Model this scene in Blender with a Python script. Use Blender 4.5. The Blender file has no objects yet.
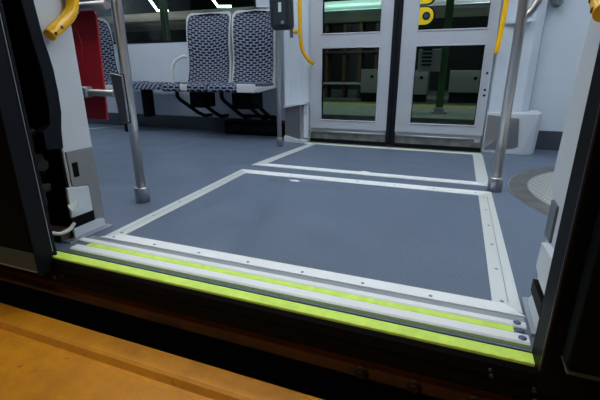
import bpy, bmesh, math, random
from mathutils import Vector, Matrix, Euler
random.seed(4)
S = bpy.context.scene
COL = S.collection
PI = math.pi

# ------------------------------------------------------------------ materials
def mat(name, col, rough=.5, metal=0., bump=0., bscale=200., var=0., vscale=8., spec=.5, coat=0., aniso=None):
    m = bpy.data.materials.new(name); m.use_nodes = True
    nt = m.node_tree; b = nt.nodes['Principled BSDF']
    b.inputs['Base Color'].default_value = (*col, 1)
    b.inputs['Roughness'].default_value = rough
    b.inputs['Metallic'].default_value = metal
    b.inputs['Specular IOR Level'].default_value = spec
    b.inputs['Coat Weight'].default_value = coat
    tc = nt.nodes.new('ShaderNodeTexCoord')
    if var:
        n = nt.nodes.new('ShaderNodeTexNoise'); n.inputs['Scale'].default_value = vscale; n.inputs['Detail'].default_value = 6
        nt.links.new(tc.outputs['Object'], n.inputs['Vector'])
        r = nt.nodes.new('ShaderNodeMapRange'); r.inputs[1].default_value = .3; r.inputs[2].default_value = .7
        r.inputs[3].default_value = 1 - var; r.inputs[4].default_value = 1 + var
        nt.links.new(n.outputs['Fac'], r.inputs[0])
        mx = nt.nodes.new('ShaderNodeVectorMath'); mx.operation = 'SCALE'; mx.inputs[0].default_value = col
        nt.links.new(r.outputs[0], mx.inputs['Scale']); nt.links.new(mx.outputs[0], b.inputs['Base Color'])
    if bump:
        n = nt.nodes.new('ShaderNodeTexNoise'); n.inputs['Scale'].default_value = bscale; n.inputs['Detail'].default_value = 3
        mp = nt.nodes.new('ShaderNodeMapping')
        if aniso: mp.inputs['Scale'].default_value = aniso
        nt.links.new(tc.outputs['Object'], mp.inputs[0]); nt.links.new(mp.outputs[0], n.inputs['Vector'])
        bp = nt.nodes.new('ShaderNodeBump'); bp.inputs['Strength'].default_value = bump; bp.inputs['Distance'].default_value = .002
        nt.links.new(n.outputs['Fac'], bp.inputs['Height']); nt.links.new(bp.outputs[0], b.inputs['Normal'])
    return m

def emis(name, col, s):
    m = bpy.data.materials.new(name); m.use_nodes = True
    b = m.node_tree.nodes['Principled BSDF']; b.inputs['Base Color'].default_value = (*col, 1)
    b.inputs['Emission Color'].default_value = (*col, 1); b.inputs['Emission Strength'].default_value = s
    return m

def glass(name, tint, gl=.5):
    m = bpy.data.materials.new(name); m.use_nodes = True; nt = m.node_tree
    nt.nodes.clear()
    o = nt.nodes.new('ShaderNodeOutputMaterial'); mx = nt.nodes.new('ShaderNodeMixShader')
    t = nt.nodes.new('ShaderNodeBsdfTransparent'); t.inputs[0].default_value = (*tint, 1)
    g = nt.nodes.new('ShaderNodeBsdfGlossy'); g.inputs['Roughness'].default_value = .02
    f = nt.nodes.new('ShaderNodeFresnel'); f.inputs[0].default_value = 1.45
    mu = nt.nodes.new('ShaderNodeMath'); mu.operation = 'MULTIPLY'; mu.inputs[1].default_value = gl
    nt.links.new(f.outputs[0], mu.inputs[0]); nt.links.new(mu.outputs[0], mx.inputs[0])
    nt.links.new(t.outputs[0], mx.inputs[1]); nt.links.new(g.outputs[0], mx.inputs[2]); nt.links.new(mx.outputs[0], o.inputs[0])
    return m

def vinyl(name, base, k=.10):
    """speckled blue-grey flooring with faint scuffs"""
    m = mat(name, base, .42, bump=.12, bscale=420, spec=.45)
    nt = m.node_tree; b = nt.nodes['Principled BSDF']; tc = nt.nodes.new('ShaderNodeTexCoord')
    geo = nt.nodes.new('ShaderNodeNewGeometry')
    n1 = nt.nodes.new('ShaderNodeTexNoise'); n1.inputs['Scale'].default_value = 260; n1.inputs['Detail'].default_value = 2
    n2 = nt.nodes.new('ShaderNodeTexNoise'); n2.inputs['Scale'].default_value = 5; n2.inputs['Detail'].default_value = 7; n2.inputs['Roughness'].default_value = .65
    for n in (n1, n2): nt.links.new(geo.outputs['Position'], n.inputs['Vector'])
    a = nt.nodes.new('ShaderNodeMapRange'); a.inputs[1].default_value = .3; a.inputs[2].default_value = .7; a.inputs[3].default_value = 1-k*1.6; a.inputs[4].default_value = 1+k*1.6
    c = nt.nodes.new('ShaderNodeMapRange'); c.inputs[1].default_value = .3; c.inputs[2].default_value = .7; c.inputs[3].default_value = 1-k; c.inputs[4].default_value = 1+k
    nt.links.new(n1.outputs['Fac'], a.inputs[0]); nt.links.new(n2.outputs['Fac'], c.inputs[0])
    p = nt.nodes.new('ShaderNodeMath'); p.operation = 'MULTIPLY'
    nt.links.new(a.outputs[0], p.inputs[0]); nt.links.new(c.outputs[0], p.inputs[1])
    s = nt.nodes.new('ShaderNodeVectorMath'); s.operation = 'SCALE'; s.inputs[0].default_value = base
    nt.links.new(p.outputs[0], s.inputs['Scale']); nt.links.new(s.outputs[0], b.inputs['Base Color'])
    r = nt.nodes.new('ShaderNodeMapRange'); r.inputs[1].default_value = .3; r.inputs[2].default_value = .7; r.inputs[3].default_value = .34; r.inputs[4].default_value = .52
    nt.links.new(n2.outputs['Fac'], r.inputs[0]); nt.links.new(r.outputs[0], b.inputs['Roughness'])
    return m

def fabric():
    """navy dashes in rows with pale blue-grey gaps"""
    m = mat('seat_fabric', (.1, .1, .15), .9, spec=.2)
    nt = m.node_tree; b = nt.nodes['Principled BSDF']; tc = nt.nodes.new('ShaderNodeTexCoord')
    sp = nt.nodes.new('ShaderNodeSeparateXYZ'); nt.links.new(tc.outputs['Object'], sp.inputs[0])
    ad = nt.nodes.new('ShaderNodeMath'); nt.links.new(sp.outputs[1], ad.inputs[0]); nt.links.new(sp.outputs[2], ad.inputs[1])
    def mth(op, a, b=None, c=None):
        n = nt.nodes.new('ShaderNodeMath'); n.operation = op
        for k, v in enumerate((a, b, c)):
            if v is None: continue
            if isinstance(v, (int, float)): n.inputs[k].default_value = v
            else: nt.links.new(v, n.inputs[k])
        return n.outputs[0]
    x = sp.outputs[0]; y = ad.outputs[0]
    wave = mth('MULTIPLY', mth('SINE', mth('MULTIPLY', x, 2*PI/.09)), .10)
    v = mth('ADD', mth('DIVIDE', y, .0255), wave)
    row = mth('FLOOR', v); fr = mth('FRACT', v)
    u = mth('ADD', mth('DIVIDE', x, .066), mth('MULTIPLY', row, .5))
    fu = mth('ABSOLUTE', mth('SUBTRACT', mth('FRACT', u), .5))          # 0 at the dash centre
    dash = mth('LESS_THAN', mth('ADD', fu, mth('MULTIPLY', mth('POWER', mth('ABSOLUTE', mth('SUBTRACT', fr, .55)), 2), .5)), .37)
    gap = mth('LESS_THAN', fr, .17)
    m1 = nt.nodes.new('ShaderNodeMix'); m1.data_type = 'RGBA'; m1.inputs[6].default_value = (.20,.235,.32,1); m1.inputs[7].default_value = (.010,.014,.034,1)
    nt.links.new(dash, m1.inputs[0])
    m2 = nt.nodes.new('ShaderNodeMix'); m2.data_type = 'RGBA'; m2.inputs[7].default_value = (.30,.34,.44,1)
    nt.links.new(gap, m2.inputs[0]); nt.links.new(m1.outputs[2], m2.inputs[6]); nt.links.new(m2.outputs[2], b.inputs['Base Color'])
    return m

def diamond():
    m = mat('tread_plate', (.62, .64, .62), .34, .75)
    nt = m.node_tree; b = nt.nodes['Principled BSDF']; geo = nt.nodes.new('ShaderNodeNewGeometry')
    mp = nt.nodes.new('ShaderNodeMapping'); mp.inputs['Rotation'].default_value = (0, 0, .6); nt.links.new(geo.outputs['Position'], mp.inputs[0])
    ck = nt.nodes.new('ShaderNodeTexBrick'); nt.links.new(mp.outputs[0], ck.inputs['Vector'])
    ck.inputs['Scale'].default_value = 1; ck.inputs['Brick Width'].default_value = .05; ck.inputs['Row Height'].default_value = .022
    ck.inputs['Mortar Size'].default_value = .006; ck.inputs['Mortar Smooth'].default_value = .6
    ck.inputs['Color1'].default_value = (1, 1, 1, 1); ck.inputs['Color2'].default_value = (1, 1, 1, 1); ck.inputs['Mortar'].default_value = (0, 0, 0, 1)
    bp = nt.nodes.new('ShaderNodeBump'); bp.inputs['Strength'].default_value = .9; bp.inputs['Distance'].default_value = .004
    nt.links.new(ck.outputs['Color'], bp.inputs['Height'])
    mx = nt.nodes.new('ShaderNodeMix'); mx.data_type = 'RGBA'; mx.inputs[6].default_value = (.34,.35,.33,1); mx.inputs[7].default_value = (.70,.72,.68,1)
    nt.links.new(ck.outputs['Fac'], mx.inputs[0]); nt.links.new(mx.outputs[2], b.inputs['Base Color']); nt.links.new(bp.outputs[0], b.inputs['Normal'])
    return m

def orange_paint():
    m = mat('orange_paint', (.60, .23, .012), .55, bump=.35, bscale=60)
    nt = m.node_tree; b = nt.nodes['Principled BSDF']; geo = nt.nodes.new('ShaderNodeNewGeometry')
    n = nt.nodes.new('ShaderNodeTexNoise'); n.inputs['Scale'].default_value = 9; n.inputs['Detail'].default_value = 9; n.inputs['Roughness'].default_value = .7
    n2 = nt.nodes.new('ShaderNodeTexNoise'); n2.inputs['Scale'].default_value = 34; n2.inputs['Detail'].default_value = 5
    mp = nt.nodes.new('ShaderNodeMapping'); mp.inputs['Scale'].default_value = (1, 1, 1); nt.links.new(geo.outputs['Position'], mp.inputs[0])
    nt.links.new(mp.outputs[0], n.inputs['Vector']); nt.links.new(mp.outputs[0], n2.inputs['Vector'])
    cr = nt.nodes.new('ShaderNodeValToRGB'); e = cr.color_ramp.elements
    e[0].position = .30; e[0].color = (.46, .165, .004, 1); e[1].position = .62; e[1].color = (.66, .26, .004, 1)
    nt.links.new(n.outputs['Fac'], cr.inputs[0])
    c2 = nt.nodes.new('ShaderNodeValToRGB'); e = c2.color_ramp.elements
    e[0].position = .22; e[0].color = (.25, .15, .08, 1); e[1].position = .33; e[1].color = (1, 1, 1, 1)
    nt.links.new(n2.outputs['Fac'], c2.inputs[0])
    mx = nt.nodes.new('ShaderNodeMix'); mx.data_type = 'RGBA'; mx.blend_type = 'MULTIPLY'; mx.inputs[0].default_value = .8
    nt.links.new(cr.outputs[0], mx.inputs[6]); nt.links.new(c2.outputs[0], mx.inputs[7]); nt.links.new(mx.outputs[2], b.inputs['Base Color'])
    return m

M = dict(
 vinyl=vinyl('floor_vinyl', (.116, .152, .220)),
 hatchv=vinyl('hatch_vinyl', (.115, .152, .222)),
 skirtv=vinyl('skirting_vinyl', (.05, .065, .09), .05),
 alu=mat('aluminium_strip', (.74, .78, .77), .42, .4, bump=.3, bscale=300, aniso=(.05, 1, 1)),
 alub=mat('lit_aluminium', (.88, .91, .93), .45, .12, bump=.15, bscale=300),  # glare on the flat strips put into a pale, nearly matt base
 alug=mat('dull_aluminium', (.40, .44, .48), .40, .7),
 steel=mat('brushed_stainless', (.62, .61, .60), .34, .92, bump=.15, bscale=500, aniso=(1, 1, .03)),
 steeld=mat('matt_steel_collar', (.42, .43, .45), .38, .9),
 plate=mat('kick_plate_steel', (.40, .39, .39), .33, .9, bump=.2, bscale=300, aniso=(1, 1, .04)),
 worn_plate=mat('worn_kick_plate', (.27,.27,.26), .45, .6, var=.35, vscale=14),
 white=mat('white_panel', (.60, .66, .73), .42, var=.02),
 wall=mat('wall_laminate', (.58, .66, .75), .38, var=.02),
 shell=mat('seat_shell', (.55, .58, .61), .4),
 grey=mat('grey_panel', (.22, .235, .25), .5, var=.04, vscale=20),
 frame=mat('door_frame_grey', (.44, .48, .545), .38, var=.02),
 black=mat('black_paint', (.003, .0035, .0045), .55, spec=.08),
 rubber=mat('black_rubber', (.006, .008, .013), .6, spec=.15),
 gunk=mat('dirty_mechanism', (.008, .007, .006), .7, var=.6, vscale=30),
 yellow=mat('yellow_paint', (.98, .53, .004), .25, coat=.3),
 neon=mat('lime_yellow_strip', (.66, .93, .13), .55, var=.10, vscale=25),
 neong=mat('dull_green_strip', (.10, .17, .03), .5),
 red=mat('red_panel', (.40, .013, .024), .35, var=.1, vscale=3),
 orange=orange_paint(),
 fabric=fabric(), diamond=diamond(),
 ring=mat('worn_grey_ring', (.15, .145, .145), .45, .4, var=.25, vscale=12),
 glass=glass('window_glass', (.78, .84, .82), .35),
 dglass=glass('tinted_glass', (.10, .13, .12), .5),
 leafglass=mat('dark_tinted_leaf', (.003, .005, .0045), .6, spec=.05),
 olive=mat('grey_green_sill', (.035, .065, .065), .5),
 green=mat('green_column_paint', (.07, .16, .06), .5),
 pipe=mat('pale_duct_metal', (.55, .56, .55), .35, .2),
 conc=mat('platform_concrete', (.20, .235, .20), .7, var=.15, vscale=6),
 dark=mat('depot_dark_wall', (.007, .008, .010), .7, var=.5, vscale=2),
 cab=mat('pale_cabinet', (.40, .41, .42), .5, var=.04),
 brown=mat('brown_shelf', (.05, .022, .014), .6, var=.3),
 led=emis('lamp_diffuser', (.90, .96, 1.), 13.2),
 tube=emis('depot_tube', (.75, 1., .80), 12.),
 buttony=mat('button_yellow', (.85,.62,.01), .35),
 blue=mat('blue_button', (.03, .06, .16), .3),
 paleg=mat('green_button', (.15, .40, .28), .3),
 silverdot=mat('screw_steel', (.30, .33, .40), .35, .9),
 amber=mat('amber_lever', (.55, .56, .52), .4, .3),
)

# ------------------------------------------------------------------ mesh helpers
def box(bm, x0, x1, y0, y1, z0, z1, bev=0., seg=2, mtx=None):
    vs = [bm.verts.new(p) for p in ((x0,y0,z0),(x1,y0,z0),(x1,y1,z0),(x0,y1,z0),(x0,y0,z1),(x1,y0,z1),(x1,y1,z1),(x0,y1,z1))]
    fs = [bm.faces.new([vs[i] for i in f]) for f in ((0,3,2,1),(4,5,6,7),(0,1,5,4),(1,2,6,5),(2,3,7,6),(3,0,4,7))]
    if bev:
        es = list({e for f in fs for e in f.edges})
        r = bmesh.ops.bevel(bm, geom=es, offset=bev, segments=seg, affect='EDGES', profile=.5)
        vs = list({v for f in r['faces'] for v in f.verts} | {v for v in vs if v.is_valid})
    if mtx is not None: bmesh.ops.transform(bm, matrix=mtx, verts=vs)
    return bm

def prism(bm, pts, a, b, axis='x', bev=0., seg=2):
    """closed polygon of 2-D points extruded along an axis; x: (y,z)  y: (x,z)  z: (x,y)"""
    def P(p, c): return {'x': (c, p[0], p[1]), 'y': (p[0], c, p[1]), 'z': (p[0], p[1], c)}[axis]
    lo = [bm.verts.new(P(p, a)) for p in pts]; hi = [bm.verts.new(P(p, b)) for p in pts]
    n = len(pts); fs = [bm.faces.new(lo[::-1]), bm.faces.new(hi)]
    for i in range(n): fs.append(bm.faces.new((lo[i], lo[(i+1) % n], hi[(i+1) % n], hi[i])))
    bmesh.ops.recalc_face_normals(bm, faces=fs)
    if bev:
        es = list({e for f in fs for e in f.edges})
        bmesh.ops.bevel(bm, geom=es, offset=bev, segments=seg, affect='EDGES', profile=.5)
    return bm

def tube(bm, pts, r, n=16, cap=True):
    pts = [Vector(p) for p in pts]; rings = []; m = len(pts)
    rs = r if isinstance(r, (list, tuple)) else [r]*m
    up = None
    for i, p in enumerate(pts):
        t = (pts[min(i+1, m-1)] - pts[max(i-1, 0)]).normalized()
        if up is None:
            up = Vector((0, 0, 1)) if abs(t.z) < .9 else Vector((1, 0, 0))
        u = (up - t*up.dot(t)).normalized(); up = u; w = t.cross(u)
        rings.append([bm.verts.new(p + (u*math.cos(2*PI*k/n) + w*math.sin(2*PI*k/n))*rs[i]) for k in range(n)])
    for a, b in zip(rings, rings[1:]):
        for k in range(n):
            f = bm.faces.new((a[k], a[(k+1) % n], b[(k+1) % n], b[k])); f.smooth = True
    if cap: bm.faces.new(rings[0][::-1]); bm.faces.new(rings[-1])
    return bm

def smooth_path(pts, k=6):
    """Catmull-Rom through the points"""
    P = [Vector(p) for p in pts]; P = [2*P[0]-P[1]] + P + [2*P[-1]-P[-2]]; out = []
    for i in range(1, len(P)-2):
        for j in range(k):
            t = j/k; a, b, c, d = P[i-1], P[i], P[i+1], P[i+2]
            out.append(.5*((2*b) + (c-a)*t + (2*a-5*b+4*c-d)*t*t + (3*b-a-3*c+d)*t**3))
    out.append(P[-2]); return out

def obj(name, bm, m, parent=None, loc=(0,0,0), rot=(0,0,0), smooth=False):
    bmesh.ops.recalc_face_normals(bm, faces=bm.faces[:])
    me = bpy.data.meshes.new(name); 
    if smooth:
        for f in bm.faces: f.smooth = True
    bm.to_mesh(me); bm.free()
    o = bpy.data.objects.new(name, me); COL.objects.link(o)
    me.materials.append(M[m] if isinstance(m, str) else m)
    o.location = loc; o.rotation_euler = rot
    if parent: o.parent = parent
    return o

def B(*a, **k): return box(bmesh.new(), *a, **k)
def T(*a, **k): return tube(bmesh.new(), *a, **k)
def PR(*a, **k): return prism(bmesh.new(), *a, **k)

def tag(o, label, cat, group=None):
    o['label'] = label; o['category'] = cat
    if group: o['group'] = group
    return o
def thing(name, label, cat, loc=(0,0,0), group=None, rot=(0,0,0)):
    o = bpy.data.objects.new(name, None); COL.objects.link(o); o.location = loc; o.rotation_euler = rot
    o.empty_display_size = .05
    return tag(o, label, cat, group)
def struct(name, bm=None, m=None, loc=(0,0,0)):
    if bm is None:
        o = bpy.data.objects.new(name, None); COL.objects.link(o); o.location = loc
    else: o = obj(name, bm, m)
    o['kind'] = 'structure'; return o
def dup(root, loc, rotz=None, label=None, group=None):
    r = root.copy(); COL.objects.link(r); r.location = loc
    if rotz is not None: r.rotation_euler = (0, 0, rotz)
    if label: r['label'] = label
    if group: r['group'] = group
    for ch in list(root.children):
        c = ch.copy(); COL.objects.link(c); c.parent = r
        for g in ch.children:
            d = g.copy(); COL.objects.link(d); d.parent = c
    return r
def screw(bm, x, y, z, r=.006, h=.002, ax='z'):
    d = {'z': Vector((0,0,h)), 'y': Vector((0,-h,0)), 'x': Vector((h,0,0))}[ax]; p = Vector((x,y,z))
    return tube(bm, [p, p+d*.6, p+d], [r, r, r*.6], 10)

def screws(parent, pts, m='silverdot', r=.0055, h=.0012, ax='z', name='screw', off=(0,0,0)):
    first = None
    for p in pts:
        q = (p[0]+off[0], p[1]+off[1], p[2]+off[2])
        if first is None:
            first = obj(name, screw(bmesh.new(), 0, 0, 0, r, h, ax), m, parent, q)
        else:
            o = first.copy(); COL.objects.link(o); o.location = q; o.parent = parent

# ------------------------------------------------------------------ tram shell
fl = struct('floor', B(-3.3, 4.0, .05, 2.86, -.10, 0), 'vinyl')
# cut nothing: hatches and strips are laid on the floor a millimetre proud
struct('ceiling', B(-3.3, 4.0, -.0, 2.86, 2.15, 2.25), 'white')
struct('wall_left', B(-3.4, -3.3, .0, 2.9, -.1, 2.25), 'wall')
struct('wall_right', B(4.0, 4.1, .0, 2.9, -.1, 2.25), 'wall')
bm = bmesh.new()
box(bm, -3.3, -.20, 2.80, 2.86, .14, .895); box(bm, -3.3, -.20, 2.80, 2.86, 1.85, 2.15)
box(bm, -.62, -.20, 2.80, 2.86, .895, 1.85); box(bm, -3.3, -3.1, 2.80, 2.86, .895, 1.85)
struct('wall_back_left', bm, 'wall')
struct('wall_back_right', B(1.76, 4.0, 2.80, 2.86, .15, 2.15), 'wall')
struct('wall_back_middle', B(-.20, 1.76, 2.45, 2.86, 1.95, 2.15), 'wall')
struct('baseboard_back_left', B(-3.3, -.20, 2.785, 2.86, 0, .14), 'skirtv')
obj_strip = struct('trim_4', PR([(-2.60,2.405),(-2.58,2.39),(-2.20,2.86),(-2.22,2.86)], 0, .003, 'z'), 'alu')
struct('baseboard_back_right', B(1.76, 4.0, 2.785, 2.86, 0, .15), 'skirtv')
# window behind the seats
w = struct('window_1')
obj('pane', B(-3.1, -.62, 2.825, 2.831, .895, 1.85), 'glass', w)
bm = bmesh.new()
box(bm, -3.1, -.62, 2.795, 2.815, .895, .912); box(bm, -3.1, -.62, 2.795, 2.815, 1.83, 1.85)
box(bm, -.637, -.62, 2.795, 2.815, .912, 1.83); box(bm, -3.1, -3.083, 2.795, 2.815, .912, 1.83)
obj('gasket', bm, 'rubber', w)

# far column panels on both sides of the far doorway
def column_panel(name, pts, label, z1=2.15, ledge=None):
    t = thing(name, label, 'panel')
    obj('panel', PR(pts, .0, z1, 'z', bev=.004), 'wall', t)
    return t
lp = column_panel('column_panel', [(-.20,2.80),(-.20,2.47),(-.165,2.50),(-.05,2.50),(.02,2.545),(.02,2.80)],
   'pale blue-grey column panel between the double seat and the far door')
rp = column_panel('column_panel', [(1.455,2.80),(1.455,2.56),(1.47,2.545),(1.70,2.625),(1.76,2.70),(1.76,2.80)],
   'pale blue-grey column panel to the right of the far door, behind the yellow rail')
obj('seam_seal', T([(1.763,2.70,.31),(1.763,2.70,2.15)], .0016, 8), 'alug', rp)
obj('raised_edge', PR([(1.50,.925),(1.665,.935),(1.675,.945),(1.70,1.45),(1.688,1.45),(1.663,.950),(1.50,.942)], 2.535, 2.62, 'y'), 'wall', rp)

# boxes at the foot of the columns
bx = thing('door_mechanism_box', 'low angled white box with steel front plate at right foot of far door', 'box', group=None)
bm = bmesh.new()
def loft(bm, lo, hi, z0, z1, bev=.008):
    a = [bm.verts.new((x, y, z0)) for x, y in lo]; b = [bm.verts.new((x, y, z1)) for x, y in hi]; n = len(lo)
    fs = [bm.faces.new(a[::-1]), bm.faces.new(b)]
    for i in range(n): fs.append(bm.faces.new((a[i], a[(i+1)%n], b[(i+1)%n], b[i])))
    bmesh.ops.recalc_face_normals(bm, faces=fs)
    bmesh.ops.bevel(bm, geom=list({e for f in fs for e in f.edges}), offset=bev, segments=3, affect='EDGES', profile=.5)
loft(bm, [(1.458,2.555),(1.458,2.52),(1.72,2.49),(1.80,2.525),(1.83,2.60),(1.83,2.795),(1.767,2.795),(1.767,2.692),(1.705,2.615),(1.472,2.535)],
         [(1.458,2.555),(1.456,2.50),(1.69,2.445),(1.80,2.47),(1.835,2.56),(1.835,2.795),(1.767,2.795),(1.767,2.692),(1.705,2.615),(1.472,2.535)], .0, .31, .004)
obj('body', bm, 'white', bx)
bm = bmesh.new()
q = [(1.466,2.512,.022),(1.700,2.486,.045),(1.672,2.444,.275),(1.464,2.493,.292)]
vs = [bm.verts.new(p) for p in q] + [bm.verts.new((p[0], p[1]+.02, p[2])) for p in q]
for f in ((0,1,2,3),(7,6,5,4),(0,4,5,1),(1,5,6,2),(2,6,7,3),(3,7,4,0)): bm.faces.new([vs[i] for i in f])
obj('steel_plate', bm, 'plate', bx)
bx2 = thing('door_mechanism_box', 'low white open-fronted box with steel plate at left foot of far door', 'box')
bm = bmesh.new()
prism(bm, [(-.19,.322),(.015,.356),(.015,.338),(-.19,.298)], 2.42, 2.555, 'y'); obj('top_ledge', bm, 'white', bx2)
obj('base', PR([(-.19,0),(.015,0),(.015,.014),(-.19,.052)], 2.42, 2.555, 'y'), 'white', bx2)
bm = bmesh.new()
a = [(-.188,2.450,.048),(-.040,2.430,.022),(-.040,2.430,.332),(-.188,2.450,.302)]
vs = [bm.verts.new(p) for p in a] + [bm.verts.new((p[0], p[1]+.012, p[2])) for p in a]
for f in ((0,1,2,3),(7,6,5,4),(0,4,5,1),(1,5,6,2),(2,6,7,3),(3,7,4,0)): bm.faces.new([vs[i] for i in f])
obj('steel_plate', bm, 'plate', bx2)
bm = bmesh.new()
loft(bm, [(-.028,2.485),(.012,2.505),(.012,2.54),(-.028,2.54)], [(-.028,2.485),(.012,2.505),(.012,2.54),(-.028,2.54)], .03, .335, .003)
hp = obj('hinge_strip', bm, 'white', bx2)
obj('rubber_seal', B(-.036,-.030,2.50,2.53,.03,.335), 'rubber', bx2)
obj('round_cap', T([(-.010,2.503,.255),(-.006,2.489,.255)], .019, 16), 'shell', hp)

# far doors
YD = 2.52
def leaf(n, x0, x1, gx0, gx1, bolts=None):
    d = struct('door_%d' % n, loc=((x0+x1)/2, YD, 0)); ox = (x0+x1)/2
    def F(bm): bmesh.ops.translate(bm, verts=bm.verts[:], vec=(-ox, -YD, 0)); return bm
    bm = bmesh.new()
    y0, y1 = YD, YD+.035
    for a in ((x0,x1,.125,.20),(x0,x1,.79,.90),(x0,x1,1.82,1.95),(x0,gx0,.20,.79),(gx1,x1,.20,.79),(x0,gx0,.90,1.82),(gx1,x1,.90,1.82)):
        box(bm, a[0], a[1], y0, y1, a[2], a[3])
    obj('frame', F(bm), 'frame', d)
    bm = bmesh.new()                      # raised inner moulding round each opening
    for z0, z1 in ((.20,.79),(.90,1.82)):
        for a in ((gx0-.008,gx1+.008,z0-.008,z0+.004),(gx0-.008,gx1+.008,z1-.004,z1+.008),(gx0-.008,gx0+.003,z0,z1),(gx1-.003,gx1+.008,z0,z1)):
            box(bm, a[0], a[1], y0-.006, y0+.006, a[2], a[3], bev=.003, seg=1)
    obj('moulding', F(bm), 'frame', d)
    for z0, z1 in ((.20,.79),(.90,1.82)):
        bm = bmesh.new()
        for a in ((gx0,gx1,z0,z0+.008),(gx0,gx1,z1-.008,z1),(gx0,gx0+.007,z0+.008,z1-.008),(gx1-.007,gx1,z0+.008,z1-.008)): box(bm, a[0], a[1], y0+.007, y0+.030, a[2], a[3])
        obj('gasket', F(bm), 'rubber', d)
    obj('window_pane', F(B(gx0-.004, gx1+.004, YD+.016, YD+.021, .195, .795)), 'glass', d)
    obj('window_pane', F(B(gx0-.004, gx1+.004, YD+.016, YD+.021, .895, 1.825)), 'glass', d)
    obj('kick_plate', F(B(x0+.005, x1-.005, YD+.008, YD+.03, .028, .086)), 'worn_plate', d)
    bm = bmesh.new()
    tube(bm, [(x0+.01, YD-.012, .098), (x1-.01, YD-.012, .098)], .008, 10)
    box(bm, x0+.004, x1-.004, YD+.004, YD+.03, .088, .125)
    obj('guide_bar', F(bm), 'alug', d)
    obj('bottom_seal', F(B(x0, x1, YD+.004, YD+.03, .004, .030)), 'rubber', d)
    if bolts:
        screws(d, [(x1-.028, YD, z) for z in bolts], 'rubber', .009, .004, 'y', off=(-ox, -YD, 0))
    return d, F
d1, F1 = leaf(1, .022, .704, .127, .611)
d2, F2 = leaf(2, .776, 1.448, .893, 1.383, (.43,.47,.59))
# rubber edges that meet in the middle
obj('rubber_edge', F1(B(.704, .7385, YD-.006, YD+.04, .01, 1.95, bev=.004)), 'rubber', d1)
obj('rubber_edge', F2(B(.7415, .776, YD-.006, YD+.04, .01, 1.95, bev=.004)), 'rubber', d2)
obj('latch_shaft', F1(B(.028, .05, YD-.035, YD-.004, .085, .105, bev=.004)), 'alug', d1)
obj('latch_shaft', F2(B(1.39, 1.435, YD-.035, YD-.004, .075, .10, bev=.004)), 'alug', d2)
for zc, mm in ((1.000,'blue'), (1.142,'paleg')):
    def dshape(cx, r, x0): return [(x0, zc-r), (cx, zc-r)] + [(cx+r*math.sin(a), zc-r*math.cos(a)) for a in [PI*k/14 for k in range(1, 14)]] + [(cx, zc+r), (x0, zc+r)]
    pb = obj('push_button', F2(PR(dshape(.940,.060,.890), YD+.002, YD+.016, 'y', bev=.003)), 'buttony', d2)
    obj('black_surround', F2(PR(dshape(.943,.069,.888), YD+.009, YD+.0158, 'y')), 'rubber', pb)
    obj('lens_ring', F2(T([(.948,YD+.004,zc),(.948,YD-.003,zc)], .028, 20)), 'rubber', pb)
    obj('lens', F2(T([(.948,YD,zc),(.948,YD-.005,zc)], .017, 16)), mm, pb)
# far threshold: lime line and white line
th = thing('door_threshold', 'narrow pale aluminium and lime strip along the foot of the far doors', 'threshold')
obj('lime_strip', B(.02, 1.452, 2.448, 2.466, 0, .003), mat('faded_lime', (.42,.52,.22), .5), th)
obj('aluminium_strip', B(.02, 1.452, 2.385, 2.428, 0, .003), 'alub', th)
obj('shade_strip', B(.02, 1.452, 2.466, 2.545, .0, .002), 'rubber', th)  # black strip painting the shadow at the foot of the doors
obj('groove', B(.02, 1.452, 2.428, 2.448, 0, .002), 'alug', th)

# ------------------------------------------------------------------ floor hatches
h1 = thing('floor_hatch', 'large near floor hatch framed by screwed aluminium strips', 'floor hatch')
obj('panel', PR([(.060,.235),(1.395,.235),(1.395,1.295),(.038,1.283)], 0, .0015, 'z'), 'hatchv', h1)
def strip(name, pts, parent, m='alu', z=.004): return obj(name, PR(pts, 0, z, 'z'), m, parent)
sl = strip('side_strip', [(.0,.205),(.068,.240),(.042,1.278),(-.030,1.356)], h1)
sr = strip('side_strip', [(1.390,.240),(1.462,.205),(1.457,1.372),(1.392,1.290)], h1)
sb = strip('back_strip', [(-.030,1.356),(.042,1.278),(1.392,1.290),(1.457,1.372)], h1, 'alub')
screws(sl, [(.040-.0118*k*1.5, .252+.205*k, .004) for k in range(6)])
screws(sr, [(1.416, .25+.202*k, .004) for k in range(6)])
screws(sb, [(.12+.21*k, 1.325, .004) for k in range(7)])
obj('groove', PR([(.030,.25),(.033,.25),(.007,1.29),(.004,1.29)], .004, .0045, 'z'), 'alug', sl)
obj('groove', B(1.430, 1.433, .25, 1.29, .004, .0045), 'alug', sr)
h2 = thing('floor_hatch', 'smaller far floor hatch in front of the closed doors, framed in aluminium', 'floor hatch')
obj('panel', PR([(.045,1.555),(1.395,1.555),(1.395,2.385),(.125,2.385)], 0, .0015, 'z'), 'hatchv', h2)
strip('side_strip', [(-.032,1.492),(.050,1.562),(.130,2.385),(.065,2.385)], h2)
strip('side_strip', [(1.390,1.560),(1.458,1.488),(1.458,2.385),(1.390,2.385)], h2)
strip('front_strip', [(-.032,1.492),(1.452,1.492),(1.387,1.560),(.050,1.562)], h2, 'alub')
obj('lifting_ring', PR([(.36,1.225),(.385,1.205),(.425,1.205),(.43,1.22),(.40,1.235)], .0015, .0035, 'z'), 'alub', h1)
obj('lifting_ring', PR([(.70,1.565),(.72,1.56),(.76,1.56),(.765,1.575),(.73,1.585)], .0015, .0035, 'z'), 'alub', h2)

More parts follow.
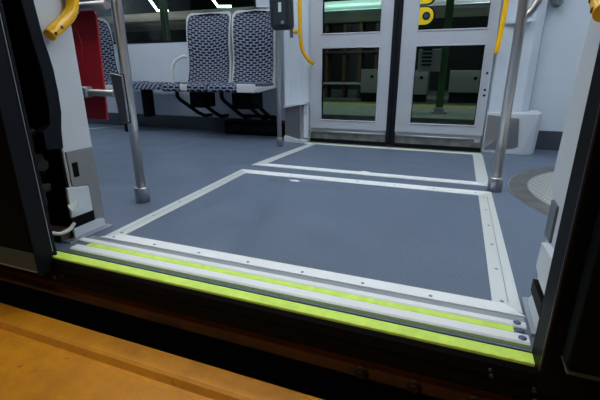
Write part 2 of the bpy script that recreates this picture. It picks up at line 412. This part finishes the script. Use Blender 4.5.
# ------------------------------------------------------------------ near threshold
nt_ = thing('door_threshold', 'wide aluminium entrance threshold with two lime yellow stripes', 'threshold')
XL, XR = -.045, 1.462
obj('lime_stripe', B(-.070, XR, .002, .040, -.012, .003, bev=.001, seg=1), 'neon', nt_)
obj('rubber_gap', B(-.070, XR, .040, .058, -.02, -.004), 'rubber', nt_)
obj('green_lip', B(-.03, XR, .058, .070, -.02, .001), 'neong', nt_)
bright = obj('outer_profile', PR([(.070,-.01),(.070,.002),(.076,.006),(.104,.006),(.110,.003),(.110,-.01)], -.03, XR, 'x'), 'alub', nt_)
obj('lime_stripe', B(.004, XR-.03, .110, .135, -.01, .004, bev=.001, seg=1), 'neon', nt_)
mid = obj('inner_profile', PR([(.135,-.01),(.135,.004),(.139,.007),(.158,.007),(.162,.004),(.162,-.01)], -.06, XR, 'x'), 'alub', nt_)
obj('grey_channel', B(-.05, XR, .162, .190, -.01, .002), 'alug', nt_)
inn = obj('screwed_strip', PR([(-.01,.190),(1.468,.190),(1.420,.240),(.060,.240)], -.01, .005, 'z'), 'alub', nt_)
screws(inn, [(.045+.197*k, .206, .005) for k in range(7)], h=.0015)
screws(mid, [(1.442,.150,.007),(1.447,.121,.004),(1.447,.088,.006)], mat('blued_screw', (.10,.14,.28), .35, .6), .0095, .003, name='end_screw')

# ------------------------------------------------------------------ turntable ring (articulation)
tt = thing('floor_turntable', 'round articulation plate with grey ring and bright tread plate, right of the hatch', 'floor plate')
def ring_bm(cx, cy, r0, r1, z0, z1, n=96, x_max=3.2):
    bm = bmesh.new(); vs = []
    for k in range(n):
        c, s = math.cos(2*PI*k/n), math.sin(2*PI*k/n)
        vs.append([bm.verts.new((cx+r*c, cy+r*s, z)) for r, z in ((r0,z0),(r1,z0),(r1,z1),(r0,z1))])
    for k in range(n):
        a, b = vs[k], vs[(k+1) % n]
        for i in range(4): bm.faces.new((a[i], a[(i+1)%4], b[(i+1)%4], b[i]))
    return bm
CX, CY = 2.33, 1.49
obj('ring', ring_bm(CX, CY, .685, .775, .001, .006), 'ring', tt)
obj('ring_edge', ring_bm(CX, CY, .678, .685, .001, .007), 'alug', tt)
obj('outer_edge', ring_bm(CX, CY, .775, .780, .001, .004), 'alug', tt)
obj('tread_plate', T([(CX,CY,.001),(CX,CY,.005)], .678, 96), 'diamond', tt)

# ------------------------------------------------------------------ grab poles
def pole_at(x, y, label, top=2.15, r=.0225, collar_r=.034):
    t = thing('grab_pole', label, 'pole', (x, y, 0), 'stainless floor-to-ceiling grab poles')
    del t['group']
    c = bmesh.new(); tube(c, [(0,0,0),(0,0,.070),(0,0,.076),(0,0,.078)], [collar_r, collar_r, collar_r-.003, r+.001], 32)
    obj('collar', c, 'steeld', t)
    obj('pole', T([(0,0,.07),(0,0,top)], r, 32), 'steel', t)
    return t
p1 = pole_at(-.170, .605, 'stainless grab pole standing near the left door pillar with a small steel plate')
obj('plate', PR([(-.060,.612),(.010,.600),(.012,.395),(-.026,.385),(-.036,.392)], -.036, -.026, 'y', bev=.003), 'steeld', p1)
obj('plate_backing', PR([(-.066,.616),(.009,.604),(.011,.391),(-.028,.380),(-.042,.388)], -.026, -.018, 'y', bev=.003), 'rubber', p1)
obj('bracket', B(-.016, .002, -.030, -.012, .44, .54, bev=.002), 'steeld', p1)
p2 = pole_at(-.135, 2.20, 'stainless grab pole at the end of the double seat carrying a black reader', r=.019, collar_r=.025)
p3 = thing('grab_pole', 'stainless grab pole with curved loop beside the floor turntable', 'pole', (1.474, 1.415, 0))
c = bmesh.new(); tube(c, [(0,0,0),(0,0,.070),(0,0,.076),(0,0,.078)], [.036,.036,.033,.024], 32); obj('collar', c, 'steeld', p3)
obj('pole', T([(0,0,.07),(0,0,2.15)], .0235, 32), 'steel', p3)
lp_ = smooth_path([(0,0,.835),(.012,0,.850),(.032,0,.872),(.052,0,.905),(.069,0,.95),(.078,0,1.02),(.078,0,1.5),(.078,0,1.57),(.06,0,1.61),(.03,0,1.64),(0,0,1.66)])
obj('loop', T(lp_, .018, 20), 'steel', p3)

# reader on the middle pole
rd = thing('ticket_reader', 'black ticket reader clamped on the pole beside the double seat', 'ticket reader', (-.135, 2.12, .905))
obj('housing', PR([(.010,.0),(.140,.0),(.160,.02),(.150,.32),(-.020,.32),(-.012,.03)], -.030, .045, 'y', bev=.012, seg=3), mat('reader_plastic', (.018,.024,.030), .35), rd)
obj('face', PR([(.030,.03),(.125,.03),(.120,.31),(.010,.31)], -.036, -.028, 'y', bev=.003), mat('reader_face', (.03,.04,.05), .25), rd)
obj('label_window', B(.062, .086, -.0385, -.035, .120, .185, bev=.002), 'shell', rd)
obj('lock', T([(.095,-.035,.050),(.095,-.041,.050)], .012, 14), 'alug', rd)
obj('card_slot', B(.135, .155, .0, .03, -.055, .01, bev=.006), mat('slot_purple', (.10,.09,.20), .4), rd)
obj('mounting_clamp', B(-.026, .02, .045, .105, .08, .14, bev=.006), 'rubber', rd)

# ------------------------------------------------------------------ yellow rails
y1 = thing('yellow_grab_rail', 'yellow curved grab rail on the column left of the far door', 'grab rail')
obj('rail', T(smooth_path([(-.008,2.35,1.55),(-.006,2.35,1.25),(-.004,2.35,1.0),(.000,2.35,.86),(.012,2.36,.775),(.035,2.38,.722),(.055,2.42,.685),(.065,2.47,.668)]), [.016]*7*6+[.016], 16), 'yellow', y1)
obj('bracket', T([(-.006,2.35,.915),(-.075,2.37,.915),(-.095,2.50,.915)], .012, 12), 'yellow', y1)
y2 = thing('yellow_grab_rail', 'straight yellow grab rail on the column right of the far door', 'grab rail')
obj('rail', T(smooth_path([(1.475,2.46,1.55),(1.475,2.455,1.2),(1.472,2.45,1.0),(1.466,2.45,.86),(1.460,2.45,.775),(1.456,2.46,.725)]), .0175, 16), 'yellow', y2)
obj('bracket', T([(1.472,2.46,1.3),(1.50,2.56,1.3)], .012, 12), 'yellow', y2)
def near_handle(xc, sgn, label, dz=0, dy=0):
    t = thing('yellow_grab_rail', label, 'grab rail', (0, dy, dz))
    p = smooth_path([(xc,.185,.735),(xc,.215,.758),(xc,.258,.790),(xc,.288,.822),(xc,.300,.86),(xc,.300,.92),(xc,.300,1.25),(xc,.285,1.30),(xc,.25,1.33),(xc,.22,1.35)])
    rr = []
    n = len(p)
    for i in range(n):
        rr.append(.021 if i > 3 else .020)
    obj('rail', T(p, rr, 24), 'yellow', t)
    screws(t, [(xc+sgn*.019,y,z) for y, z in ((.195,.742),(.222,.763))], 'brown', .006, .0035*sgn, 'x')
    return t
near_handle(-.072, 1, 'thick yellow grab rail screwed to the white left door pillar')
near_handle(1.484, -1, 'yellow grab rail on the right door pillar, mostly hidden by the black post', -.010, -.040)
# stub of a rail on the right wall
ws = thing('wall_rail_end', 'grey round rail end fixed to the white wall right of the loop pole', 'rail mount')
obj('flange', T([(1.835,2.80,1.09),(1.835,2.785,1.09)], .045, 24), 'steeld', ws)
obj('stub', T(smooth_path([(1.835,2.80,1.09),(1.835,2.72,1.09),(1.82,2.69,1.12),(1.81,2.68,1.30)]), .033, 20), 'steeld', ws)

# ------------------------------------------------------------------ near left pillar
XP = -.095
lpil = thing('door_pillar', 'white left door pillar with grey lower panel and black slot, standing on the threshold', 'door pillar')
out = [(.170,.0),(.168,.345),(.172,.40),(.180,.52),(.182,.62),(.170,.73),(.160,.90),(.150,1.2),(.150,2.15),(.300,2.15),(.300,0)]
obj('white_panel', PR(out, XP-.10, XP, 'x', bev=.003, seg=1), 'white', lpil)
# grey face plate: full width above, a strip on the inner side below
g = [(.176,.336),(.176,.205),(.245,.192),(.245,.028),(.297,.028),(.297,.336)]
gp = obj('grey_panel', PR(g, XP-.002, XP+.006, 'x', bev=.0015, seg=1), 'grey', lpil)
obj('latch_window', B(XP+.004, XP+.0085, .190, .215, .236, .292, bev=.002, seg=1), 'black', gp)
# white lower block with slot
lb = [(.140,.205),(.168,.205),(.243,.190),(.243,.078),(.150,.062),(.150,.030),(.243,.034),(.262,.022),(.262,.006),(.140,.006)]
wl = obj('lower_block', PR([(.150,.205),(.243,.190),(.243,.046),(.262,.044),(.290,.036),(.290,.004),(.143,.004)], XP-.003, XP+.010, 'x', bev=.002, seg=1), 'white', lpil)
obj('slot', B(XP-.03, XP+.012, .140, .2435, .046, .088), 'black', wl)
bm = bmesh.new()
v = [bm.verts.new(p) for p in ((XP+.008,.138,.140),(XP+.008,.196,.160),(XP+.008,.186,.105),(XP+.028,.142,.112))]
for f in ((0,1,3),(1,2,3),(2,0,3),(0,2,1)): bm.faces.new([v[i] for i in f])
obj('wedge', bm, 'shell', wl)
obj('base_shoe', PR([(XP-.03,.105),(XP+.030,.105),(XP+.038,.305),(XP-.03,.305)], .0, .005, 'z', bev=.001), 'alug', lpil)
obj('shade_edge', B(XP-.10, XP-.003, .158, .167, .0, 2.15), 'black', lpil)  # added black plate, shade painted over the pillar's outward side

# rubber profile and mechanism bay
rb = thing('door_seal', 'black wavy rubber door seal running down the left pillar', 'seal')
pr = [(.100,.358),(.166,.352),(.173,.419),(.186,.48),(.189,.55),(.187,.63),(.180,.68),(.172,.72),(.163,.841),(.150,1.2),(.150,2.15),(.105,2.15),(.105,1.2),(.115,.86),(.128,.72),(.140,.62),(.140,.50),(.130,.44),(.100,.42)]
obj('seal', PR(pr, XP-.03, XP+.012, 'x', bev=.004), 'rubber', rb)
mb = thing('door_mechanism', 'dark grimy door mechanism in the slot beside the left pillar', 'mechanism')
obj('back_plate', B(-.204, -.196, .022, .157, .0, 2.15), 'black', mb)
bm = bmesh.new()
random.seed(7)
for k in range(14):
    z = .05+.028*k; y = random.uniform(.05,.13); s = random.uniform(.012,.026)
    box(bm, XP-.10, XP-.05+random.uniform(0,.03), y-s, y+s, z-s*.8, z+s*.8, bev=.004, seg=1)
obj('linkage', bm, 'gunk', mb)
screws(mb, [(XP-.099,.06,.76),(XP-.099,.10,.63),(XP-.099,.10,.44),(XP-.099,.06,.50)], 'silverdot', .006, .01, 'x', 'rivet')
obj('roller', T([(XP-.08,.105,.30),(XP-.03,.105,.30)], .022, 16), 'gunk', mb)
obj('lever', T(smooth_path([(XP+.0,.055,.062),(XP+.012,.085,.048),(XP+.012,.125,.050),(XP+.010,.150,.066)]), .0075, 10), 'amber', mb)
obj('lower_plate', B(XP-.09, XP-.01, .10, .145, .0, .05, bev=.004), mat('rusty_plate', (.09,.055,.04), .7, var=.5, vscale=40), mb)

# black outer posts
po = thing('door_post', 'black outer door post at the left edge of the entrance with thin bright edge', 'door post')
obj('post', B(-.085, -.032, .002, .020, -.10, 2.25, bev=.004), 'black', po)
obj('bright_edge', B(-.0275, -.0258, .004, .006, .02, 2.2), 'alug', po)
obj('seal_strip', B(-.035, -.028, -.056, .002, -.05, 2.2, bev=.001, seg=1), 'rubber', po)
obj('rib', B(-.0325, -.0265, .010, .019, -.05, 2.2, bev=.001, seg=1), 'rubber', po)
pr_ = thing('door_post', 'broad black outer door post at the right edge of the entrance', 'door post')
obj('post', B(1.462, 1.64, -.045, .055, -.035, 2.25, bev=.006), 'black', pr_)
obj('rib', B(1.505, 1.511, -.050, -.044, .03, 2.2, bev=.001, seg=1), 'rubber', pr_)
obj('bright_edge', B(1.4595, 1.463, -.041, -.037, .02, 2.2), mat('dark_edge', (.03,.03,.035), .4), pr_)

# near right pillar
rpil = thing('door_pillar', 'white right door pillar partly hidden behind the black post, with black latch gap', 'door pillar')
obj('white_panel', PR([(.10,.0),(.10,2.15),(.300,2.15),(.31,.755),(.339,.572),(.360,.378),(.359,.322),(.305,.295),(.300,0)], 1.500, 1.60, 'x', bev=.003, seg=1), 'white', rpil)
obj('grey_panel', B(1.494, 1.502, .235, .298, .20, .30, bev=.002, seg=1), mat('smoked_panel', (.08,.10,.13), .3), rpil)
obj('upper_block', PR([(.12,.205),(.255,.195),(.262,.12),(.20,.105),(.12,.105)], 1.482, 1.51, 'x', bev=.003), 'white', rpil)
obj('latch_gap', B(1.479, 1.51, .12, .250, .052, .088), 'black', rpil)
obj('lower_block', PR([(.12,.048),(.235,.048),(.262,.025),(.262,.004),(.12,.004)], 1.480, 1.51, 'x', bev=.003), 'white', rpil)
obj('base_shoe', PR([(1.468,.11),(1.468,.285),(1.52,.30),(1.52,.11)], 0, .010, 'z', bev=.002), 'alug', rpil)

# exterior skin beside the doorway and the opened leaves
struct('wall_front_left', B(-3.4, -.205, .021, .10, -.10, 2.25), 'black')
struct('wall_front_right', B(1.64, 4.1, .02, .10, -.10, 2.25), 'black')
struct('wall_front_top', B(-.032, 1.462, .0, .08, 1.98, 2.25), 'black')
struct('trim_1', B(-.26, -.206, .10, .30, -.0, 2.15), 'white')
struct('trim_2', B(1.60, 1.70, .10, .30, .0, 2.15), 'white')
dl = struct('door_3', B(-1.05, -.040, -.056, .0, .038, 2.05, bev=.004), 'leafglass')
obj('bottom_rail', B(-1.05, -.036, -.056, .0, -.030, .038, bev=.003), 'olive', dl)
obj('bottom_edge', B(-1.05, -.036, -.058, .0, -.034, -.030), 'alug', dl)
dr = struct('door_4', B(1.485, 2.5, -.105, -.060, .083, 2.05, bev=.006), 'leafglass')
obj('bottom_edge', B(1.485, 2.5, -.110, -.06, .079, .0815), mat('olive_edge', (.05,.05,.03), .5), dr)

# ------------------------------------------------------------------ underframe
sk = thing('sill_beam', 'black sill beam with small bolts under the lime stripe', 'beam')
obj('beam', PR([(.002,-.004),(-.008,-.014),(-.008,-.090),(.000,-.100),(.10,-.100),(.10,-.03),(.05,-.02)], -3.0, 4.0, 'x'), 'black', sk)
bm = bmesh.new(); tube(bm, [(-3.0,-.010,-.052),(4.0,-.010,-.052)], .003, 8); obj('ridge', bm, 'black', sk)
mdb = mat('dull_bolt', (.07,.075,.08), .5, .7)
for x, z, r in ((-.035,-.045,.006),(-.025,-.075,.008),(.02,-.055,.005),(1.375,-.030,.005),(1.380,-.045,.006),(1.468,-.055,.008),(1.475,-.085,.008)):
    screws(sk, [(x, -.008, z)], mdb, r, .005, 'y', 'bolt')
ub = thing('underframe_beam', 'dim orange underframe beam with large hex bolts below the black sill', 'beam')
obj('beam', B(-3.0, 4.0, .025, .09, -.185, -.102, bev=.006), mat('shaded_orange', (.10,.035,.006), .65, var=.4, vscale=12), ub)  # dim light under the sill put into this darker orange
obj('gap_shade', B(-3.0, 4.0, .030, .09, -.42, -.185), 'black', ub)  # black box standing in for the unlit gap below the beam
mrb = mat('rusted_bolt', (.035,.018,.008), .6, .3)
for x in (1.075, 1.215, 1.36):
    bm = bmesh.new(); screw(bm, x, .025, -.160, .019, .006, 'y'); tube(bm, [(x,.019,-.160),(x,.008,-.160)], .013, 6)
    obj('hex_bolt', bm, mrb, ub)

# orange platform edge in the foreground
pl = thing('platform_edge', 'scuffed orange painted platform edge in the foreground', 'platform')
prof = [(-.078,-.60),(-.078,-.192),(-.082,-.183),(-.090,-.180),(-.148,-.180),(-.158,-.184),(-.170,-.200),(-.182,-.202),(-.188,-.197),(-.200,-.195),(-1.9,-.195),(-1.9,-.60)]
obj('platform', PR(prof, -3.0, 4.0, 'x'), 'orange', pl)
struct('track_bed', B(-3.5, 4.5, -.078, 3.3, -.95, -.75), 'dark')

# ------------------------------------------------------------------ seats
def seat_parts(t, w=.445, arm=None):
    """origin: centre of the seat width, back plane y=0 at the rear of the pan, faces -y; z=0 floor"""
    h = w/2
    # shell outline of back (x,z) with softly rounded top
    def outline(hw, z0, z1, rt, waist):
        pts = []
        for k in range(9):
            s = k/8; pts.append((hw*(1-waist*math.sin(PI*s)**2*.5) if 0 else hw*(1-.035*math.sin(PI*s*1.0)), z0+(z1-rt-z0)*s))
        for k in range(1, 7):
            a = PI/2*k/6; pts.append((hw-rt+rt*math.cos(a), z1-rt+rt*math.sin(a)))
        pts.append((0, z1+.012))
        return pts + [(-x, z) for x, z in pts[-2::-1]]
    lean = .12
    def back(pts, y0, y1, curve=.03):
        bm = bmesh.new(); ring = []
        n = len(pts)
        zs = [p[1] for p in pts]; z0, z1 = min(zs), max(zs)
        # grid built between the mirrored sides so the face curves smoothly
        half = n//2
        rows = []
        for i in range(half):
            xr, z = pts[i]; s = (z-z0)/(z1-z0)
            rows.append((xr, z, s))
        rows.append((.001, pts[half][1], 1.))
        for side, yy in ((0, y0), (1, y1)):
            g = []
            for xr, z, s in rows:
                yc = lean*s + .022*math.sin(PI*2*s)
                g.append([bm.verts.new((xr*u, yy+yc+curve*(u*u-1)*-.0+ (curve*u*u*-1 if side == 0 else -curve*u*u), z)) for u in (-1,-.85,-.5,0,.5,.85,1)])
            ring.append(g)
            for i in range(len(g)-1):
                for j in range(6): bm.faces.new((g[i][j], g[i][j+1], g[i+1][j+1], g[i+1][j]))
        a, b = ring
        for i in range(len(a)-1):
            bm.faces.new((a[i][0], a[i+1][0], b[i+1][0], b[i][0])); bm.faces.new((a[i][6], b[i][6], b[i+1][6], a[i+1][6]))
        for j in range(6):
            bm.faces.new((a[0][j], b[0][j], b[0][j+1], a[0][j+1])); bm.faces.new((a[-1][j], a[-1][j+1], b[-1][j+1], b[-1][j]))
        return bm
    obj('backrest_shell', back(outline(h-.004, .47, 1.150, .07, .05), -.015, .015), 'shell', t, smooth=False)
    obj('backrest_cushion', back(outline(h-.027, .475, 1.120, .05, .05), -.032, -.014), 'fabric', t)
    # pan (profile in y,z swept in x)
    prof = [(-.415,.440),(-.425,.455),(-.420,.470),(-.395,.482),(-.20,.474),(-.02,.480),(.0,.50),(.0,.455),(-.38,.430)]
    obj('seat_shell', PR([(y+.012, z+.004) for y, z in prof], -h+.002, h-.002, 'x', bev=.004), 'shell', t)
    obj('seat_cushion', PR([(-.405,.432),(-.432,.446),(-.434,.486),(-.408,.508),(-.20,.500),(-.035,.508),(-.035,.480),(-.38,.45)], -h+.016, h-.012, 'x', bev=.006), 'fabric', t)
    if arm:
        x = arm*(h+.012)
        obj('armrest', T(smooth_path([(x,-.01,.80),(x+arm*.02,-.07,.795),(x+arm*.03,-.17,.73),(x+arm*.02,-.20,.62),(x,-.19,.49)]), .013, 12), 'shell', t)
def brackets(t, xs, zb=.42):
    for x in xs:
        obj('bracket', T([(x,-.36,.455),(x,-.355,.385),(x,-.32,.355),(x,-.06,.215),(x,.05,.17),(x,.175,.165)], .018, 10), 'black', t)
s1 = thing('passenger_seat', 'left half of the navy patterned double seat, white armrest at its left side', 'seat', (-1.066, 2.62, 0))
seat_parts(s1, .510, None); brackets(s1, (-.13, .07))
obj('armrest', T(smooth_path([(-.225,-.03,.74),(-.255,-.06,.745),(-.320,-.10,.70),(-.350,-.12,.62),(-.355,-.12,.50),(-.33,-.12,.475)]), .016, 12), 'shell', s1)
s2 = thing('passenger_seat', 'right half of the navy patterned double seat, next to the pole with the reader', 'seat', (-.578, 2.62, 0))
seat_parts(s2, .465, None); brackets(s2, (-.14, .06, .16))
obj('support_box', B(-.07, .09, -.26, -.06, .28, .46, bev=.01), 'black', s1)
obj('support_box', B(-.10, .12, -.26, -.06, .28, .46, bev=.01), 'black', s2)
obj('front_cap', B(.060, .224, -.440, -.40, .436, .506, bev=.006), 'shell', s2)
obj('crossbar', T([(-.15,.02,.19),(.20,.02,.19)], .016, 10), 'black', s2)
obj('front_cap', B(-.03, .04, -.440, -.40, .444, .500, bev=.005), 'shell', s1)
s3 = thing('passenger_seat', 'single patterned seat facing right, half hidden by the red panel', 'seat', (-2.33, 2.52, 0), rot=(0,0,PI/2))
seat_parts(s3, .445)
obj('pan_extension', B(-.20, .20, -.875, -.43, .440, .500, bev=.012), 'fabric', s3)
obj('support_post', B(-.14, -.08, -.40, -.32, .0, .455, bev=.01), 'black', s3)
obj('support_box', B(-.10, .02, -.62, -.56, .16, .445, bev=.01), 'black', s3)
hc = thing('shade_block', 'low black block added under the double seat to deepen the shade', 'case')  # black block added to darken the floor below the seats
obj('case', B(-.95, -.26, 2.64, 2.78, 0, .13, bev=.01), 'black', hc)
obj('shade_front', B(-.90, -.31, 2.634, 2.64, .03, .10, bev=.002), 'rubber', hc)
# red partition with its rails
rdp = thing('partition_panel', 'glossy red partition panel held by two horizontal steel rails, left of the poles', 'partition')
rp_ = obj('panel', PR([(-1.32,.300),(-1.013,.294),(-.970,.962),(-.985,.985),(-1.32,.985)], 1.245, 1.262, 'y', bev=.004), 'red', rdp)
ov = [(-1.185+.052*math.cos(2*PI*k/28), .77+.11*math.sin(2*PI*k/28)) for k in range(28)]
obj('embossed_oval', T([(x, 1.245, z) for x, z in ov]+[(ov[0][0],1.245,ov[0][1])], .004, 8), 'red', rp_)
mr = mat('satin_rail', (.42,.39,.38), .38, .85)
obj('lower_rail', T([(-1.36,1.22,.482),(-.885,1.22,.476)], .023, 20), mr, rdp)
obj('upper_rail', T([(-1.36,1.22,1.005),(-.84,1.22,1.005)], .026, 20), mr, rdp)
obj('post', T([(-1.36,1.22,0),(-1.36,1.22,2.15)], .024, 20), mr, rdp)
for z in (.482, 1.005): obj('clamp', B(-1.165, -1.10, 1.185, 1.252, z-.037, z+.037, bev=.014, seg=3), 'alug', rdp)

# ceiling lamps of the tram (their daylight-white diffusers)
for i, y in enumerate((.92, 1.62)):
    for j, x in enumerate((-2.2, -.5, 1.2, 2.9)):
        t = thing('ceiling_light', ('recessed white strip light in the tram ceiling, %s row, %s' % (('door-side','far')[i], ('over the partition','left of the hatch','over the hatch','over the turntable')[j])), 'light', (x, y, 2.13))
        obj('diffuser', B(-.75, .75, -.07, .07, 0, .012), 'led', t)
        obj('housing', B(-.77, .77, -.09, .09, .010, .02), 'shell', t)

# ------------------------------------------------------------------ depot beyond the far side
struct('platform_far', B(-9, 10, 4.7, 13, -.8, 0), 'conc')
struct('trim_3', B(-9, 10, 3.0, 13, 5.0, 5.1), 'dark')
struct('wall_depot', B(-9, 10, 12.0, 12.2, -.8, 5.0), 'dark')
tag(obj('platform_line', B(-9, 10, 6.35, 6.62, 0, .004), mat('worn_yellow_line', (.42,.30,.03), .6, var=.3)), 'worn yellow line on the far platform seen through the doors', 'floor line')
def col_(x, y, label):
    t = thing('steel_column', label, 'column', (x, y, 0))
    bm = bmesh.new(); box(bm, -.05,.05,-.05,-.04,0,4.95); box(bm, -.05,.05,.04,.05,0,4.95); box(bm, -.008,.008,-.04,.04,0,4.95)
    obj('shaft', bm, 'green', t); obj('base_plate', B(-.11,.11,-.11,.11,0,.03), 'cab', t)
    obj('anchor_block', B(-.07,.07,-.09,-.05,.03,.09,bev=.01), 'cab', t)
col_(1.0, 5.35, 'green steel column standing beyond the right far door')
col_(-3.72, 5.35, 'green steel column seen through the window left of the seats')
pd = thing('duct', 'long pale horizontal duct running behind the green columns', 'duct')
obj('duct', T([(-9,6.5,1.59),(9,6.5,1.56)], .17, 32), 'pipe', pd)
bm = bmesh.new(); tube(bm, [(-9,6.335,1.58),(9,6.335,1.55)], .02, 10); obj('seam', bm, 'alug', pd)
for x in (-6.5, -2.2, 2.6): obj('hanger', T([(x,6.5,1.7),(x,6.5,5.0)], .012, 8), 'dark', pd)
cb = thing('cabinet', 'small grey louvred cabinet fixed on the green column', 'cabinet')
obj('body', B(.66, .96, 5.20, 5.30, .585, .88, bev=.01), 'cab', cb)
for k in range(5): obj('louvre', B(.71, .84, 5.19, 5.203, .66+.05*k, .685+.05*k), 'dark', cb)
for x0, x1, z0, z1, y, lb in ((1.05, 1.62, .19, .59, 7.4, 'wide pale cabinet behind the green column'), (.39, .66, .14, .60, 7.4, 'narrow pale cabinet left of the green column'), (-.60, -.26, .17, .62, 7.2, 'pale cabinet seen through the left far door')):
    t = thing('storage_cabinet', lb, 'cabinet'); obj('body', B(x0, x1, y, y+.5, z0, z1, bev=.01), 'cab', t)
    obj('plinth', B(x0+.02, x1-.02, y+.03, y+.48, 0, z0), 'dark', t)
    obj('handle', T([(x1-.12,y-.01,z1-.14),(x1-.12,y+.01,z1-.14)], .03, 12), 'black', t)
t = thing('shelf_rack', 'brown shelving standing far behind the left far door', 'shelf')
for x in (-1.6, -1.2, -.85, -.5): obj('upright', B(x, x+.06, 8.0, 8.3, 0, 1.6), 'brown', t)
for z in (.30, .95, 1.55): obj('shelf', B(-1.65, -.4, 7.95, 8.3, z, z+.04), 'cab' if z < .5 else 'brown', t)
# tube lamps of the depot
tl = thing('depot_tube_light', 'bright greenish tube light in the depot behind the window', 'light')
obj('tube', T([(-7.1,9,2.5),(-6.85,9,2.19),(-6.5,9,2.17)], .03, 8), 'tube', tl)
obj('hanger', T([(-7.1,9,2.5),(-7.1,9,5.0)], .01, 6), 'dark', tl)
tl = thing('depot_tube_light', 'short greenish tube light just above the double seat in the window', 'light')
obj('tube', T([(-5.1,9,2.45),(-4.89,9,2.19),(-4.5,9,2.17)], .03, 8), 'tube', tl)
obj('hanger', T([(-5.1,9,2.45),(-5.1,9,5.0)], .01, 6), 'dark', tl)

def area(name, loc, rot, sx, sy, p, col):
    l = bpy.data.lights.new(name, 'AREA'); l.shape = 'RECTANGLE'; l.size = sx; l.size_y = sy; l.energy = p; l.color = col
    o = bpy.data.objects.new(name, l); COL.objects.link(o); o.location = loc; o.rotation_euler = rot; return o
area('depot_lamp', (-1, 4.9, 4.2), (math.radians(25),0,0), 8, .3, 60, (.85,1,.92))
area('depot_lamp', (.5, 5.9, 3.6), (math.radians(20),0,0), 6, .2, 27, (.9,.95,1))
t = thing('ceiling_light', 'unseen short white lamp added above the open entrance to brighten the near pillars', 'light', (.70, .40, 2.13))  # lamp out of view, added to brighten the near pillars and rails
obj('diffuser', B(-.60, .60, -.06, .06, 0, .012), 'led', t); obj('housing', B(-.62, .62, -.08, .08, .010, .02), 'shell', t)
area('duct_fill', (-.75, 6.0, 2.3), (math.radians(35),0,0), 1.4, .06, 12, (.45,1,.80))  # unseen fill lights without fixtures, added to tint and brighten the duct
area('duct_fill', (1.9, 6.0, 2.3), (math.radians(35),0,0), 1.0, .06, 16, (.85,.85,1))
area('duct_fill', (-5.3, 6.0, 2.3), (math.radians(35),0,0), 1.6, .06, 7, (1,.85,.75))
area('platform_lamp', (-.6, -2.2, 3.4), (math.radians(-18),0,0), 4, .3, 68, (1,.95,.84))

# ------------------------------------------------------------------ world, camera
W = bpy.data.worlds.new('World'); S.world = W; W.use_nodes = True
W.node_tree.nodes['Background'].inputs[0].default_value = (.02,.022,.026,1); W.node_tree.nodes['Background'].inputs[1].default_value = .1
yaw, pitch, roll = -0.37190687, 0.32083077, -0.0040788
cy, sy, cp, sp = math.cos(yaw), math.sin(yaw), math.cos(pitch), math.sin(pitch)
f = Vector((sy*cp, cy*cp, -sp)); r = Vector((cy, -sy, 0)); u = r.cross(f)
c, s = math.cos(roll), math.sin(roll)
r2 = r*c+u*s; u2 = u*c-r*s
mw = Matrix((r2, u2, -f)).transposed().to_4x4(); mw.translation = Vector((1.2374043, -.8486430, .6241703))
cam = bpy.data.cameras.new('Camera'); co = bpy.data.objects.new('Camera', cam); COL.objects.link(co)
co.matrix_world = mw; cam.sensor_width = 36; cam.lens = 393.93*36/600; cam.clip_start = .02
S.camera = co
S.view_settings.view_transform = 'Standard'; S.view_settings.look = 'None'; S.view_settings.gamma = 1
S.view_settings.use_curve_mapping = False; S.view_settings.exposure = 0
